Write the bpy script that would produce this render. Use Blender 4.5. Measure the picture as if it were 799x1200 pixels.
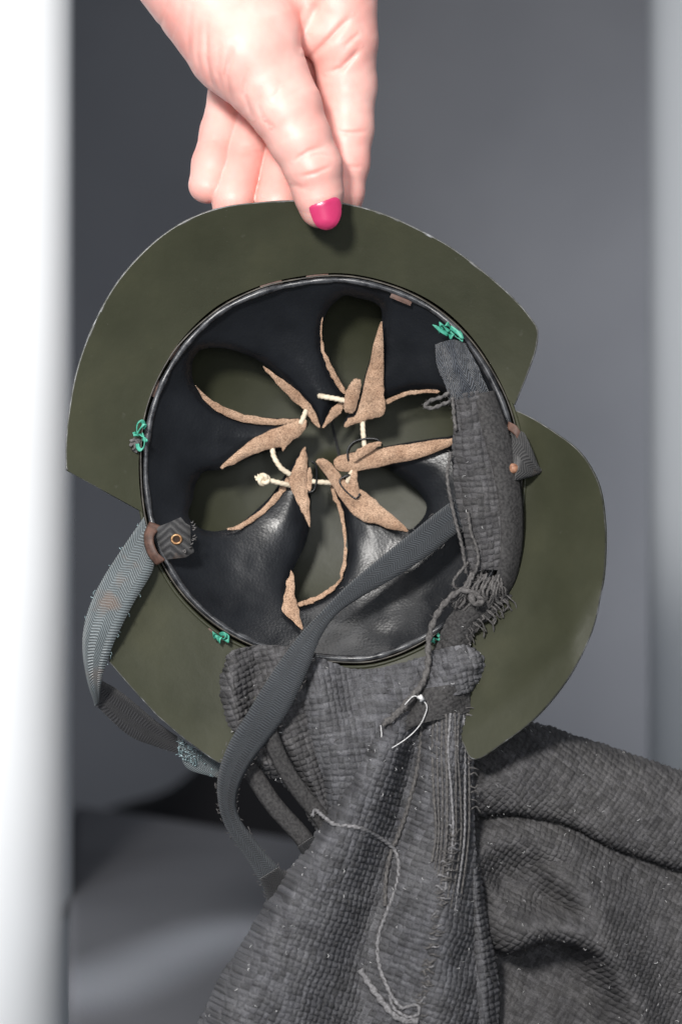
import bpy, math, random
import numpy as np
from mathutils import Vector
from mathutils.geometry import delaunay_2d_cdt

random.seed(7); RNG = np.random.default_rng(7)
scene = bpy.context.scene
for o in list(bpy.data.objects): bpy.data.objects.remove(o)
COL = scene.collection
S = 0.0006      # metres per unit at the helmet's plane
D = 1.4         # camera distance from the helmet's opening

# ------------------------------------------------------------------ camera, world, lamps, exposure
cam_d = bpy.data.cameras.new('camera'); cam = bpy.data.objects.new('camera', cam_d); COL.objects.link(cam)
cam.location = (0, -D, 0); cam.rotation_euler = (math.radians(90), 0, 0)
cam_d.sensor_fit = 'VERTICAL'; cam_d.sensor_height = 24.0
cam_d.lens = 24.0 * D / (1200 * S)
cam_d.clip_start = 0.05; cam_d.clip_end = 60
cam_d.dof.use_dof = True; cam_d.dof.focus_distance = D - 0.01
cam_d.dof.aperture_fstop = cam_d.lens / 1000 / 0.024
scene.camera = cam

w = bpy.data.worlds.new('World'); scene.world = w; w.use_nodes = True
w.node_tree.nodes['Background'].inputs[0].default_value = (0.80, 0.88, 1.0, 1)
w.node_tree.nodes['Background'].inputs[1].default_value = 0.19

def area(name, loc, target, size, power, col, size_y=None):
    l = bpy.data.lights.new(name, 'AREA'); l.energy = power; l.color = col
    l.shape = 'RECTANGLE'; l.size = size; l.size_y = size_y or size
    o = bpy.data.objects.new(name, l); COL.objects.link(o); o.location = loc
    o.rotation_euler = (Vector(target) - Vector(loc)).to_track_quat('-Z', 'Y').to_euler()
    return o
area('key_lamp', (-0.40, -1.54, 0.60), (0, 0, 0), 0.22, 36, (1.0, 0.97, 0.93))
area('front_lamp', (0.12, -1.9, 0.12), (0, 0, -0.05), 0.5, 8, (0.95, 0.97, 1.0))
area('top_lamp', (-0.10, -0.30, 1.05), (0, 0.0, 0.30), 0.6, 5.6, (1.0, 0.98, 0.96))
pl = area('added_edge_fill', (-0.55, -0.45, 0.25), (-0.36, 0.5, 0.0), 0.3, 2.1, (0.93, 0.96, 1.0), 1.2); pl.data.spread = math.radians(70)  # added lamp without a visible source, whitens the upright at the left edge
bl = area('added_backdrop_fill', (1.05, 1.30, 0.05), (0.62, 1.85, 0.05), 0.25, 13, (0.95, 0.97, 1.0), 1.3)  # added unseen lamp, lightens the right side of the backdrop
streak = area('added_streak_beam', (-0.15, 0.22, 0.75), (-0.15, 0.22, -0.365), 0.01, 0.10, (0.95, 0.97, 1.0), 0.34)  # added narrow beam that makes the pale streak on the tabletop
streak.data.spread = math.radians(8); streak.rotation_euler = (0, 0, math.atan2(-.135, .313))

scene.view_settings.view_transform = 'Standard'; scene.view_settings.look = 'None'
scene.view_settings.exposure = 0.0; scene.view_settings.gamma = 1.0
scene.view_settings.use_curve_mapping = False
scene.render.engine = 'CYCLES'

# ------------------------------------------------------------------ numeric helpers
def P(a):
    """(x, y, depth) in units of the helmet plane -> metres, depth runs away from the camera"""
    a = np.asarray(a, dtype=np.float64)
    y = a[..., 2] * S; f = (D + y) / D
    return np.stack([(a[..., 0] - 399.5) * S * f, y, (600 - a[..., 1]) * S * f], -1)

def cr(ctrl, n):
    """Catmull-Rom along axis 0, n samples"""
    c = np.asarray(ctrl, dtype=np.float64); m = len(c)
    if m == 2: c = np.stack([c[0], (c[0] + c[1]) / 2, c[1]]); m = 3
    pad = np.concatenate([[2 * c[0] - c[1]], c, [2 * c[-1] - c[-2]]])
    t = np.linspace(0, m - 1, n); i = np.minimum(t.astype(int), m - 2); f = t - i
    f = f.reshape((-1,) + (1,) * (c.ndim - 1))
    p0, p1, p2, p3 = pad[i], pad[i + 1], pad[i + 2], pad[i + 3]
    return 0.5 * (2 * p1 + (p2 - p0) * f + (2 * p0 - 5 * p1 + 4 * p2 - p3) * f**2 + (3 * p1 - p0 - 3 * p2 + p3) * f**3)

def vnoise(x, y, seed=0):
    """smooth value noise in -1..1"""
    r = np.random.default_rng(seed); T = r.uniform(-1, 1, (64, 64))
    x = np.asarray(x, float); y = np.asarray(y, float)
    i = np.floor(x).astype(int); j = np.floor(y).astype(int); f = x - i; g = y - j
    f = f * f * (3 - 2 * f); g = g * g * (3 - 2 * g)
    a = T[i % 64, j % 64]; b = T[(i + 1) % 64, j % 64]; c = T[i % 64, (j + 1) % 64]; d = T[(i + 1) % 64, (j + 1) % 64]
    return (a * (1 - f) + b * f) * (1 - g) + (c * (1 - f) + d * f) * g

def segdist(pts, poly, closed=True):
    """distance of 2-D points to a polyline"""
    pts = np.asarray(pts, float)[:, :2]; poly = np.asarray(poly, float)[:, :2]
    best = np.full(len(pts), 1e9); n = len(poly)
    for k in range(n if closed else n - 1):
        a = poly[k]; b = poly[(k + 1) % n]; ab = b - a
        t = np.clip(((pts - a) @ ab) / max(ab @ ab, 1e-9), 0, 1)
        best = np.minimum(best, np.hypot(*(pts - a - t[:, None] * ab).T))
    return best

def smooth_loop(poly, n):
    c = np.asarray(poly, float); m = len(c)
    t = np.linspace(0, m, n, endpoint=False); i = t.astype(int); f = (t - i)[:, None]
    p0, p1, p2, p3 = c[(i - 1) % m], c[i % m], c[(i + 1) % m], c[(i + 2) % m]
    return 0.5 * (2 * p1 + (p2 - p0) * f + (2 * p0 - 5 * p1 + 4 * p2 - p3) * f**2 + (3 * p1 - p0 - 3 * p2 + p3) * f**3)

# ------------------------------------------------------------------ object helpers
def mesh_obj(name, verts, faces, mat, parent=None, uv=None, smooth=True, kind=None, label=None, cat=None, group=None):
    me = bpy.data.meshes.new(name)
    org = np.array(parent['_org'][:]) if parent is not None and '_org' in parent else np.zeros(3)
    me.from_pydata((np.asarray(verts) - org).tolist(), [], faces if isinstance(faces, list) else faces.tolist())
    me.materials.append(mat)
    if smooth: me.polygons.foreach_set('use_smooth', [True] * len(me.polygons))
    if uv is not None:
        lay = me.uv_layers.new(name='UVMap'); li = np.empty(len(me.loops), dtype=np.int32)
        me.loops.foreach_get('vertex_index', li); lay.data.foreach_set('uv', np.asarray(uv, float)[li].ravel())
    me.update()
    o = bpy.data.objects.new(name, me); COL.objects.link(o)
    if parent is not None:
        o.parent = parent
        if '_org' in parent: o['_org'] = list(parent['_org'])
    for k, v in (('kind', kind), ('label', label), ('category', cat), ('group', group)):
        if v: o[k] = v
    return o

def thing(name, loc, label, cat):
    o = bpy.data.objects.new(name, None); COL.objects.link(o); o.location = loc; o.empty_display_size = 0.02
    o['_org'] = [float(v) for v in loc]; o['label'] = label; o['category'] = cat
    return o

def solid(o, th, offset=-1):
    m = o.modifiers.new('thickness', 'SOLIDIFY'); m.thickness = th; m.offset = offset; m.use_rim = True
    return o

def grid_faces(nr, nc, closed=False):
    i = np.arange(nr - 1)[:, None]; j = np.arange(nc if closed else nc - 1)[None, :]; j2 = (j + 1) % nc
    return np.stack([i * nc + j, i * nc + j2, (i + 1) * nc + j2, (i + 1) * nc + j], -1).reshape(-1, 4)

def tube(path, r, sides=8, ply=0, twist=0.35, closed=False, cap=True, pa=.28):
    """path (n,3) in helmet units, r scalar/array in units; returns world verts, faces (list)"""
    p = np.asarray(path, float); n = len(p)
    w3 = P(p); r = np.broadcast_to(np.asarray(r, float), (n,)) * S
    if closed: t = np.roll(w3, -1, 0) - np.roll(w3, 1, 0)
    else: t = np.gradient(w3, axis=0)
    t /= np.linalg.norm(t, axis=1)[:, None] + 1e-12
    up = np.array([0, -1.0, 0]); a = np.cross(t, up)
    ln = np.linalg.norm(a, axis=1)
    a[ln < 1e-3] = (1, 0, 0); a /= np.linalg.norm(a, axis=1)[:, None]
    b = np.cross(a, t)
    phi = np.linspace(0, 2 * math.pi, sides, endpoint=False)
    L = np.concatenate([[0], np.cumsum(np.linalg.norm(np.diff(w3, axis=0), axis=1))])
    rr = r[:, None] * np.ones(sides)
    if ply: rr = rr * (1 + pa * np.cos(ply * (phi[None] - twist * L[:, None] / S)))
    v = w3[:, None] + rr[..., None] * (np.cos(phi)[None, :, None] * a[:, None] + np.sin(phi)[None, :, None] * b[:, None])
    f = grid_faces(n, sides, True).tolist()
    if closed: f += [[(n - 1) * sides + j, (n - 1) * sides + (j + 1) % sides, (j + 1) % sides, j] for j in range(sides)]
    elif cap: f += [list(range(sides))[::-1], [(n - 1) * sides + j for j in range(sides)]]
    return v.reshape(-1, 3), f

def merge(parts):
    V, F, k = [], [], 0
    for v, f in parts:
        V.append(v); F += [[i + k for i in q] for q in f]; k += len(v)
    return np.concatenate(V), F

def tube_obj(name, ctrl, r, mat, parent, n=None, **kw):
    c = np.asarray(ctrl, float); L = np.linalg.norm(np.diff(c, axis=0), axis=1).sum()
    obj_kw = {k: kw.pop(k) for k in ('label', 'kind', 'cat', 'group') if k in kw}
    v, f = tube(cr(c, n or max(6, int(L / 1.6))), r, **kw)
    return mesh_obj(name, v, f, mat, parent, **obj_kw)

def shell(W, F, th, uv=None):
    W = np.asarray(W, float); N = np.zeros_like(W)
    for f in F:
        n = np.cross(W[f[1]] - W[f[0]], W[f[2]] - W[f[0]])
        for k in f: N[k] += n
    N /= np.linalg.norm(N, axis=1)[:, None] + 1e-15
    B = W - N * th; n0 = len(W); cnt = {}
    for f in F:
        for a, b in zip(f, f[1:] + f[:1]): cnt[(a, b)] = 1
    V = [W, B]; FF = [list(f) for f in F] + [[k + n0 for k in f[::-1]] for f in F]; k = 2 * n0; mp = {}; ext = []; exu = []
    for (a, b) in cnt:
        if (b, a) in cnt: continue
        for q in (a, b):
            if q not in mp: mp[q] = k; k += 2; ext += [W[q], B[q]]; exu += [q, q]
        FF.append([mp[b], mp[a], mp[a] + 1, mp[b] + 1])
    if ext: V.append(np.array(ext))
    src = np.concatenate([np.arange(n0), np.arange(n0), np.array(exu, int)])
    return np.concatenate(V), FF, (uv[src] if uv is not None else None)

def patch(name, outline, dfun, mat, parent, step=5, th=1.6, bulge=0, bw=10, smooth_n=0, rough=0.0, **kw):
    """flat outline filled with a fine triangulation and given depth by dfun(x, y, distance to edge)"""
    o = np.asarray(outline, float)[:, :2]
    if smooth_n: o = smooth_loop(o, smooth_n)
    if rough: o = o + RNG.normal(0, rough, o.shape)
    x0, y0 = o.min(0); x1, y1 = o.max(0)
    gx, gy = np.meshgrid(np.arange(x0, x1, step), np.arange(y0, y1, step * 0.87)); gx[1::2] += step / 2
    g = np.stack([gx.ravel(), gy.ravel()], 1) + RNG.uniform(-.12, .12, (gx.size, 2)) * step
    inside = np.zeros(len(g), bool); n = len(o); j = n - 1
    for i in range(n):
        c = (o[i, 1] > g[:, 1]) != (o[j, 1] > g[:, 1])
        xx = (o[j, 0] - o[i, 0]) * (g[:, 1] - o[i, 1]) / (o[j, 1] - o[i, 1] + 1e-12) + o[i, 0]
        inside ^= c & (g[:, 0] < xx); j = i
    g = g[inside]; g = g[segdist(g, o) > step * 0.45]
    allp = np.concatenate([o, g])
    vs, _, fs, _, _, _ = delaunay_2d_cdt([Vector(p) for p in allp], [], [list(range(n))], 1, 1e-4)
    v2 = np.array([[p.x, p.y] for p in vs]); dist = segdist(v2, o)
    d = dfun(v2[:, 0], v2[:, 1], dist)
    if bulge: d = d - bulge * np.sqrt(np.clip(1 - (1 - np.clip(dist / bw, 0, 1))**2, 0, 1))
    W = P(np.column_stack([v2, d]))
    F = []
    for f in fs:
        a, b, c = (W[k] for k in f[:3])
        nrm = np.cross(b - a, c - a); F.append(list(f) if nrm[1] < 0 else list(f)[::-1])
    uv = v2 / 100
    if th: W, F, uv = shell(W, F, th * S, uv)
    return mesh_obj(name, W, F, mat, parent, uv=uv, **kw)

def loft(ctrl, nr, nc):
    c = np.asarray(ctrl, float)
    a = cr(c, nr); return np.swapaxes(cr(np.swapaxes(a, 0, 1), nc), 0, 1)

def grid_normals(W):
    n = np.cross(np.gradient(W, axis=1), np.gradient(W, axis=0))
    n /= np.linalg.norm(n, axis=-1, keepdims=True) + 1e-12
    if n[..., 1].mean() > 0: n = -n
    return n

def weave(u, v, seed):
    u = u + 0.30 * vnoise(u * .2, v * .25, seed) + .07 * vnoise(u * .3, v * .9, seed + 7); v = v + 0.30 * vnoise(u * .25, v * .2, seed + 1) + .07 * vnoise(u * .9, v * .3, seed + 8)
    i = np.floor(u); j = np.floor(v); fu = u - i; fv = v - j
    wi = 0.78 + 0.10 * vnoise(i * 7.13, v * .22, seed + 2); wj = 0.78 + 0.10 * vnoise(u * .22, j * 7.13, seed + 3)
    pu = np.sqrt(np.clip(1 - ((2 * fu - 1) / wi.clip(.6, .96))**2, 0, 1)); pv = np.sqrt(np.clip(1 - ((2 * fv - 1) / wj.clip(.6, .96))**2, 0, 1))
    par = ((i + j) % 2) < 1
    su = np.clip(np.sin(math.pi * fu), 0, 1)**.45; sv = np.clip(np.sin(math.pi * fv), 0, 1)**.45
    hw = pu * (.30 + .70 * sv); hf = pv * (.30 + .70 * su)
    hw, hf = np.where(par, hw, 0), np.where(par, 0, hf)
    return np.maximum(hw, hf) + 0.10 * vnoise(u * 2.3, v * 2.3, seed + 4) + .14 * vnoise(i * 3.7 + .5, j * 5.3 + .5, seed + 5), u, v

LINT = []
def cloth(name, ctrl, mat, parent, pitch=7.0, planar=True, step=.88, amp=1.9, ang=0, seed=1, wrinkle=2.0, wl=45, th=2.0, fu=1.0, lint=True, shrink=None, **kw):
    c = np.asarray(ctrl, float)
    h = np.linalg.norm(np.diff(c, axis=0), axis=-1).sum(0).mean(); wd = np.linalg.norm(np.diff(c, axis=1), axis=-1).sum(1)
    nr = int(h / step) + 2; nc = int(wd.mean() / step) + 2
    g = loft(c, nr, nc)
    U = np.linspace(0, 1, nc)[None] * np.ones((nr, 1)) * wd.mean() * fu / pitch
    V = np.linspace(0, 1, nr)[:, None] * np.ones((1, nc)) * h / pitch
    if planar:
        U = (g[..., 0] + .18 * g[..., 2]) / pitch; V = (g[..., 1] + .10 * g[..., 2]) / pitch
    a = math.radians(ang); U, V = U * math.cos(a) - V * math.sin(a), U * math.sin(a) + V * math.cos(a)
    W = P(g); N = grid_normals(W)
    disp = wrinkle * (vnoise(g[..., 0] / wl, g[..., 1] / wl, seed + 20) + .45 * vnoise(g[..., 0] / wl * 2.3, g[..., 1] / wl * 2.3, seed + 21))
    if amp: hgt, U, V = weave(U + 500, V + 500, seed); disp = disp + amp * hgt
    W = W + N * (disp * S)[..., None]
    o = mesh_obj(name, W.reshape(-1, 3), grid_faces(nr, nc), mat, parent, uv=np.stack([U, V], -1).reshape(-1, 2), **kw)
    if N[..., 1].mean() < 0:
        pl = o.data.polygons[len(o.data.polygons) // 2]
        if pl.normal.y > 0: o.data.flip_normals()
    solid(o, th * S)
    if lint: LINT.append((W, N, h * wd.mean()))
    return o

def ribbon(name, left, right, mat, parent, th=2.2, step=3, nc=7, bow=0.0, **kw):
    l = np.asarray(left, float); r = np.asarray(right, float)
    L = np.linalg.norm(np.diff((l + r) / 2, axis=0), axis=1).sum(); nr = int(L / step) + 3
    l = cr(l, nr); r = cr(r, nr); t = np.linspace(0, 1, nc)
    g = l[:, None] * (1 - t)[None, :, None] + r[:, None] * t[None, :, None]
    if bow: g[..., 2] -= bow * (1 - (2 * t - 1)**2)[None]
    W = P(g); wd = np.linalg.norm(l - r, axis=1).mean()
    c = (l + r) / 2; v = np.concatenate([[0], np.cumsum(np.linalg.norm(np.diff(c, axis=0), axis=1))]) / wd
    uv = np.stack([np.broadcast_to(t, (nr, nc)), np.broadcast_to(v[:, None], (nr, nc))], -1).reshape(-1, 2)
    o = mesh_obj(name, W.reshape(-1, 3), grid_faces(nr, nc), mat, parent, uv=uv, **kw)
    return solid(o, th * S, 0)

# ------------------------------------------------------------------ materials
class NT:
    def __init__(s, name):
        s.m = bpy.data.materials.new(name); s.m.use_nodes = True; s.t = s.m.node_tree
        s.b = s.t.nodes['Principled BSDF']
    def n(s, kind, **kw):
        x = s.t.nodes.new(kind)
        for k, v in kw.items():
            if k in x.inputs: x.inputs[k].default_value = v
            else: setattr(x, k, v)
        return x
    def l(s, a, b): s.t.links.new(a, b)
    def set(s, **kw):
        for k, v in kw.items():
            k = k.replace('_', ' ')
            if isinstance(v, tuple) and len(v) == 3 and 'Radius' not in k: v = v + (1,)
            s.b.inputs[k].default_value = v
        return s
    def coord(s, which='Object'): return s.n('ShaderNodeTexCoord').outputs[which]
    def noise(s, scale, detail=4, vec=None, rough=.55):
        x = s.n('ShaderNodeTexNoise', Scale=scale, Detail=detail, Roughness=rough); s.l(vec or s.coord(), x.inputs['Vector']); return x.outputs['Fac']
    def ramp(s, fac, stops):
        r = s.n('ShaderNodeValToRGB'); e = r.color_ramp.elements
        while len(e) < len(stops): e.new(0.5)
        for k, (p, c) in enumerate(stops): e[k].position = p; e[k].color = tuple(c) + (1,) if len(c) == 3 else c
        s.l(fac, r.inputs['Fac']); return r.outputs['Color']
    def math(s, op, a, b=None):
        x = s.n('ShaderNodeMath', operation=op)
        for i, v in enumerate((a, b)):
            if v is None: continue
            if isinstance(v, (int, float)): x.inputs[i].default_value = v
            else: s.l(v, x.inputs[i])
        return x.outputs[0]
    def mix(s, fac, a, b, mode='MIX'):
        x = s.n('ShaderNodeMix', data_type='RGBA', blend_type=mode)
        if isinstance(fac, (int, float)): x.inputs[0].default_value = fac
        else: s.l(fac, x.inputs[0])
        for i, v in ((6, a), (7, b)):
            if isinstance(v, tuple): x.inputs[i].default_value = v + (1,)
            else: s.l(v, x.inputs[i])
        return x.outputs[2]
    def color(s, c): s.l(c, s.b.inputs['Base Color'])
    def rough(s, c): s.l(c, s.b.inputs['Roughness'])
    def bump(s, hgt, strength=.3, dist=.001):
        x = s.n('ShaderNodeBump', Strength=strength, Distance=dist); s.l(hgt, x.inputs['Height'])
        if s.b.inputs['Normal'].is_linked: s.l(s.b.inputs['Normal'].links[0].from_socket, x.inputs['Normal'])
        s.l(x.outputs[0], s.b.inputs['Normal'])

def m_olive():
    t = NT('olive_paint'); n1 = t.noise(14, 5); n2 = t.noise(120, 3); n3 = t.noise(900, 2)
    c = t.ramp(n1, [(.3, (.027, .029, .0165)), (.55, (.035, .037, .021)), (.75, (.045, .046, .025))])
    sp = t.ramp(n2, [(.70, (0, 0, 0)), (.80, (1, 1, 1))])
    c = t.mix(t.math('MULTIPLY', sp, .25), c, (.10, .10, .085))
    vor = t.n('ShaderNodeTexVoronoi', Scale=260.0); t.l(t.coord(), vor.inputs['Vector'])
    dots = t.ramp(vor.outputs['Distance'], [(.02, (1, 1, 1)), (.05, (0, 0, 0))])
    sel = t.ramp(t.noise(30, 2), [(.60, (0, 0, 0)), (.66, (1, 1, 1))])
    c = t.mix(t.math('MULTIPLY', dots, t.math('MULTIPLY', sel, .7)), c, (.35, .35, .32))
    t.color(c); t.rough(t.ramp(n1, [(.3, (.42,) * 3), (.7, (.54,) * 3)])); t.bump(n3, .12, .0003); t.bump(n1, .25, .004)
    t.set(Specular_IOR_Level=.30); return t.m
def m_edge():
    t = NT('worn_edge'); n = t.noise(160, 5)
    t.color(t.ramp(n, [(.34, (.05, .05, .04)), (.58, (.13, .13, .13)), (.75, (.34, .35, .37))])); t.set(Roughness=.35); t.bump(n, .4, .0006); return t.m
def m_leather():
    t = NT('black_leather'); n = t.noise(26, 5); f = t.noise(420, 5, rough=.65)
    vor = t.n('ShaderNodeTexVoronoi', Scale=520.0); t.l(t.coord(), vor.inputs['Vector'])
    t.color(t.ramp(n, [(.3, (.0055, .0062, .0078)), (.7, (.0095, .011, .014))]))
    t.rough(t.ramp(n, [(.3, (.27,) * 3), (.7, (.40,) * 3)])); t.bump(vor.outputs['Distance'], .16, .0005); t.bump(f, .2, .0004); t.bump(n, .10, .003)
    t.set(Specular_IOR_Level=.5); return t.m
def m_suede():
    t = NT('tan_suede'); n = t.noise(60, 4); f = t.noise(560, 4, rough=.75); g = t.noise(1300, 2)
    c = t.ramp(n, [(.3, (.50, .32, .215)), (.6, (.64, .44, .31)), (.8, (.72, .53, .39))])
    dk = t.ramp(f, [(.34, (.35,) * 3), (.52, (1,) * 3)]); c = t.mix(.7, c, dk, 'MULTIPLY')
    vo = t.n('ShaderNodeTexVoronoi', Scale=900.0, feature='DISTANCE_TO_EDGE'); t.l(t.coord(), vo.inputs['Vector'])
    c = t.mix(.8, c, t.ramp(vo.outputs['Distance'], [(.02, (.35, .30, .27)), (.16, (1, 1, 1))]), 'MULTIPLY')
    c = t.mix(.6, c, t.ramp(t.noise(130, 3), [(.3, (.72, .70, .68)), (.7, (1.25, 1.25, 1.25))]), 'MULTIPLY')
    t.bump(vo.outputs['Distance'], .5, .0006)
    t.color(c); t.set(Roughness=.95, Specular_IOR_Level=.15, Sheen_Weight=.2); t.bump(f, .8, .0009); t.bump(g, .5, .0004); return t.m
def m_cord():
    t = NT('cream_cord'); n = t.noise(300, 4)
    t.color(t.ramp(n, [(.3, (.60, .50, .37)), (.6, (.78, .69, .54))])); t.set(Roughness=.9); t.bump(n, .5, .0006); return t.m
def m_plain(name, c1, c2, scale=200, rough=.7, bump=.3, **kw):
    t = NT(name); n = t.noise(scale, 4); t.color(t.ramp(n, [(.35, c1), (.65, c2)])); t.set(Roughness=rough, **kw)
    t.bump(n, bump, .0006); return t.m
def m_webbing(name, base, hi, stain=0.0, freq=10.5, slope=4.0, wear=0.0, spec=.3, rough=.7):
    t = NT(name); uv = t.coord('UV'); sp = t.n('ShaderNodeSeparateXYZ'); t.l(uv, sp.inputs[0])
    u, v = sp.outputs[0], sp.outputs[1]
    z = t.math('MULTIPLY', t.math('ABSOLUTE', t.math('SUBTRACT', t.math('FRACT', t.math('MULTIPLY', u, 2.0)), .5)), slope)
    wob = t.math('MULTIPLY', t.noise(90, 2), .9)
    s = t.math('SINE', t.math('MULTIPLY', t.math('ADD', t.math('ADD', z, t.math('MULTIPLY', v, freq)), wob), 6.2832))
    s01 = t.math('MULTIPLY_ADD', s, .5); t.t.nodes[-1].inputs[2].default_value = .5
    n = t.noise(45, 4); f = t.noise(1200, 3)
    c = t.mix(t.math('MULTIPLY', s01, .75), base, hi)
    c = t.mix(.5, c, t.ramp(n, [(.3, (.65,) * 3), (.7, (1.2, 1.2, 1.2))]), 'MULTIPLY')
    c = t.mix(.5, c, t.ramp(f, [(.3, (.6,) * 3), (.7, (1.3, 1.3, 1.3))]), 'MULTIPLY')
    if stain:
        r = t.ramp(t.noise(38, 3), [(.56, (0, 0, 0)), (.68, (1, 1, 1))]); c = t.mix(t.math('MULTIPLY', r, stain), c, (.20, .10, .05))
    t.color(c); t.set(Roughness=rough, Specular_IOR_Level=spec, Sheen_Weight=.2); t.bump(s01, .75, .0010); t.bump(f, .3, .0004); return t.m
def m_burlap(name, c1, c2, scale=1.0):
    t = NT(name); uv = t.coord('UV')
    mp = t.n('ShaderNodeMapping'); t.l(uv, mp.inputs[0]); mp.inputs['Scale'].default_value = (1.1, .22, 1)
    mq = t.n('ShaderNodeMapping'); t.l(uv, mq.inputs[0]); mq.inputs['Scale'].default_value = (.22, 1.1, 1)
    a = t.noise(1.0, 2, mp.outputs[0]); b = t.noise(1.0, 2, mq.outputs[0])
    big = t.noise(16, 4); f = t.noise(1100, 4, rough=.7)
    k = t.math('MULTIPLY', t.math('ADD', a, b), .5)
    c = t.ramp(k, [(.36, c1), (.62, c2)])
    c = t.mix(.55, c, t.ramp(big, [(.3, (.72, .72, .74)), (.7, (1.2, 1.18, 1.14))]), 'MULTIPLY')
    c = t.mix(.8, c, t.ramp(f, [(.3, (.5,) * 3), (.7, (1.5, 1.5, 1.5))]), 'MULTIPLY')
    fl = t.n('ShaderNodeVectorMath', operation='FLOOR'); t.l(uv, fl.inputs[0]); wn = t.n('ShaderNodeTexWhiteNoise', noise_dimensions='2D'); t.l(fl.outputs[0], wn.inputs['Vector'])
    c = t.mix(.7, c, t.ramp(wn.outputs['Value'], [(0, (.72,) * 3), (1, (1.3, 1.3, 1.34))]), 'MULTIPLY')
    t.color(c); t.set(Roughness=.85, Specular_IOR_Level=.25); t.bump(f, .8, .0007); return t.m
def m_skin():
    t = NT('skin'); n = t.noise(30, 3); f = t.noise(700, 3)
    vor = t.n('ShaderNodeTexVoronoi', Scale=700.0); t.l(t.coord(), vor.inputs['Vector'])
    c = t.ramp(n, [(.28, (.79, .37, .325)), (.5, (.82, .44, .39)), (.72, (.85, .505, .45))])
    t.color(c); t.set(Roughness=.48, Subsurface_Weight=.4, Subsurface_Scale=.007, Subsurface_Radius=(1.0, .28, .2))
    t.bump(vor.outputs['Distance'], .10, .0004); t.bump(f, .10, .0003); return t.m
def m_fabric(name, c1, c2, rough=.9):
    t = NT(name); n = t.noise(3, 4); f = t.noise(500, 3)
    c = t.ramp(n, [(.3, c1), (.7, c2)]); t.color(c); t.set(Roughness=rough, Specular_IOR_Level=.2); t.bump(f, .2, .001); return t.m

OLIVE = m_olive(); EDGE = m_edge(); LEATHER = m_leather(); SUEDE = m_suede(); CORD = m_cord()
GREEN = m_plain('green_ribbon', (.025, .22, .145), (.08, .40, .29), 260, .5, .3)
WEB = m_webbing('charcoal_webbing', (.022, .025, .030), (.085, .095, .106))
WEBT = m_webbing('charcoal_tab_webbing', (.020, .020, .022), (.075, .074, .074), stain=.5)
WEBL = m_webbing('faded_blue_webbing', (.036, .044, .048), (.24, .28, .295), stain=.35, spec=.6, rough=.45)
WEBD = m_webbing('black_webbing', (.010, .010, .012), (.030, .030, .033))
TWILL = m_webbing('blue_black_twill', (.006, .007, .011), (.10, .115, .14), freq=4.6, slope=5, spec=.4, rough=.5)
GLINT = m_plain('frayed_metallic_weave', (.04, .07, .08), (.42, .55, .58), 420, .35, .8)
BROWN = m_plain('brown_leather', (.055, .028, .020), (.12, .062, .045), 220, .6, .4)
BRASS = m_plain('worn_brass', (.20, .10, .045), (.46, .29, .15), 400, .45, .6, Metallic=.7)
BAND = m_plain('band_metal', (.030, .028, .025), (.10, .09, .075), 120, .45, .3)
BURLAP = m_burlap('dark_burlap', (.062, .062, .067), (.125, .126, .134))
BURLAP2 = m_burlap('brownish_burlap', (.050, .049, .051), (.102, .100, .102))
TAPE = m_plain('charcoal_tape', (.034, .033, .034), (.072, .070, .070), 500, .95, .6, Specular_IOR_Level=.15)
YARN = m_plain('grey_yarn', (.055, .052, .052), (.14, .133, .13), 500, .95, .6)
PALEY = m_plain('pale_yarn', (.12, .118, .122), (.26, .255, .265), 500, .95, .6)
WHITET = m_plain('white_thread', (.55, .55, .56), (.8, .8, .8), 500, .8, .3)
SKIN = m_skin()
NAIL = m_plain('pink_polish', (.50, .030, .12), (.60, .045, .155), 60, .33, .05, Coat_Weight=.3, Coat_Roughness=.2)
BACK = m_fabric('grey_backdrop_cloth', (.115, .118, .130), (.135, .138, .150))
TABLE = m_fabric('slate_cloth', (.078, .080, .089), (.096, .098, .109))
WHITE = m_fabric('white_paint', (.86, .87, .88), (.89, .90, .91), .6)
PALE = m_fabric('pale_grey_paint', (.42, .44, .465), (.44, .46, .485), .7)

# ------------------------------------------------------------------ setting
def plane_wall():
    nx, nz = 60, 40; xs = np.linspace(-2.2, 2.2, nx); zs = np.linspace(-1.6, 2.2, nz)
    X, Z = np.meshgrid(xs, zs); Y = 1.85 + .02 * np.sin(X * 2.1 + .6) + .012 * vnoise(X * 2 + 40, Z * .7 + 40, 5)
    V = np.stack([X, Y, Z], -1).reshape(-1, 3)
    mesh_obj('backdrop', V, grid_faces(nz, nx), BACK, kind='structure', label='plain slate grey backdrop behind the helmet')
plane_wall()

def table():
    H = .365; nx, ny = 120, 90
    xs = np.linspace(-1.3, 1.3, nx); t = np.linspace(0, 1, ny)
    X, T = np.meshgrid(np.linspace(0, 1, nx), t); left = -.1705 - .165 * T; X = left + X * 1.35; back = .82 - .94 * X; Y = -.14 + T * (np.clip(back, .35, 1.5) + .14)
    Z = np.full_like(X, -H)
    Z += .003 * vnoise(X * 5 + 30, Y * 5 + 30, 9)
    Z -= .04 * np.clip((T - .96) / .04, 0, 1)**2
    V = np.stack([X, Y, Z], -1).reshape(-1, 3)
    o = mesh_obj('tabletop', V, grid_faces(ny, nx), TABLE, kind='structure', label='slate grey cloth covered tabletop under the helmet')
    if o.data.polygons[0].normal.z < 0: o.data.flip_normals()
    solid(o, .02, -1)
table()

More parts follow.
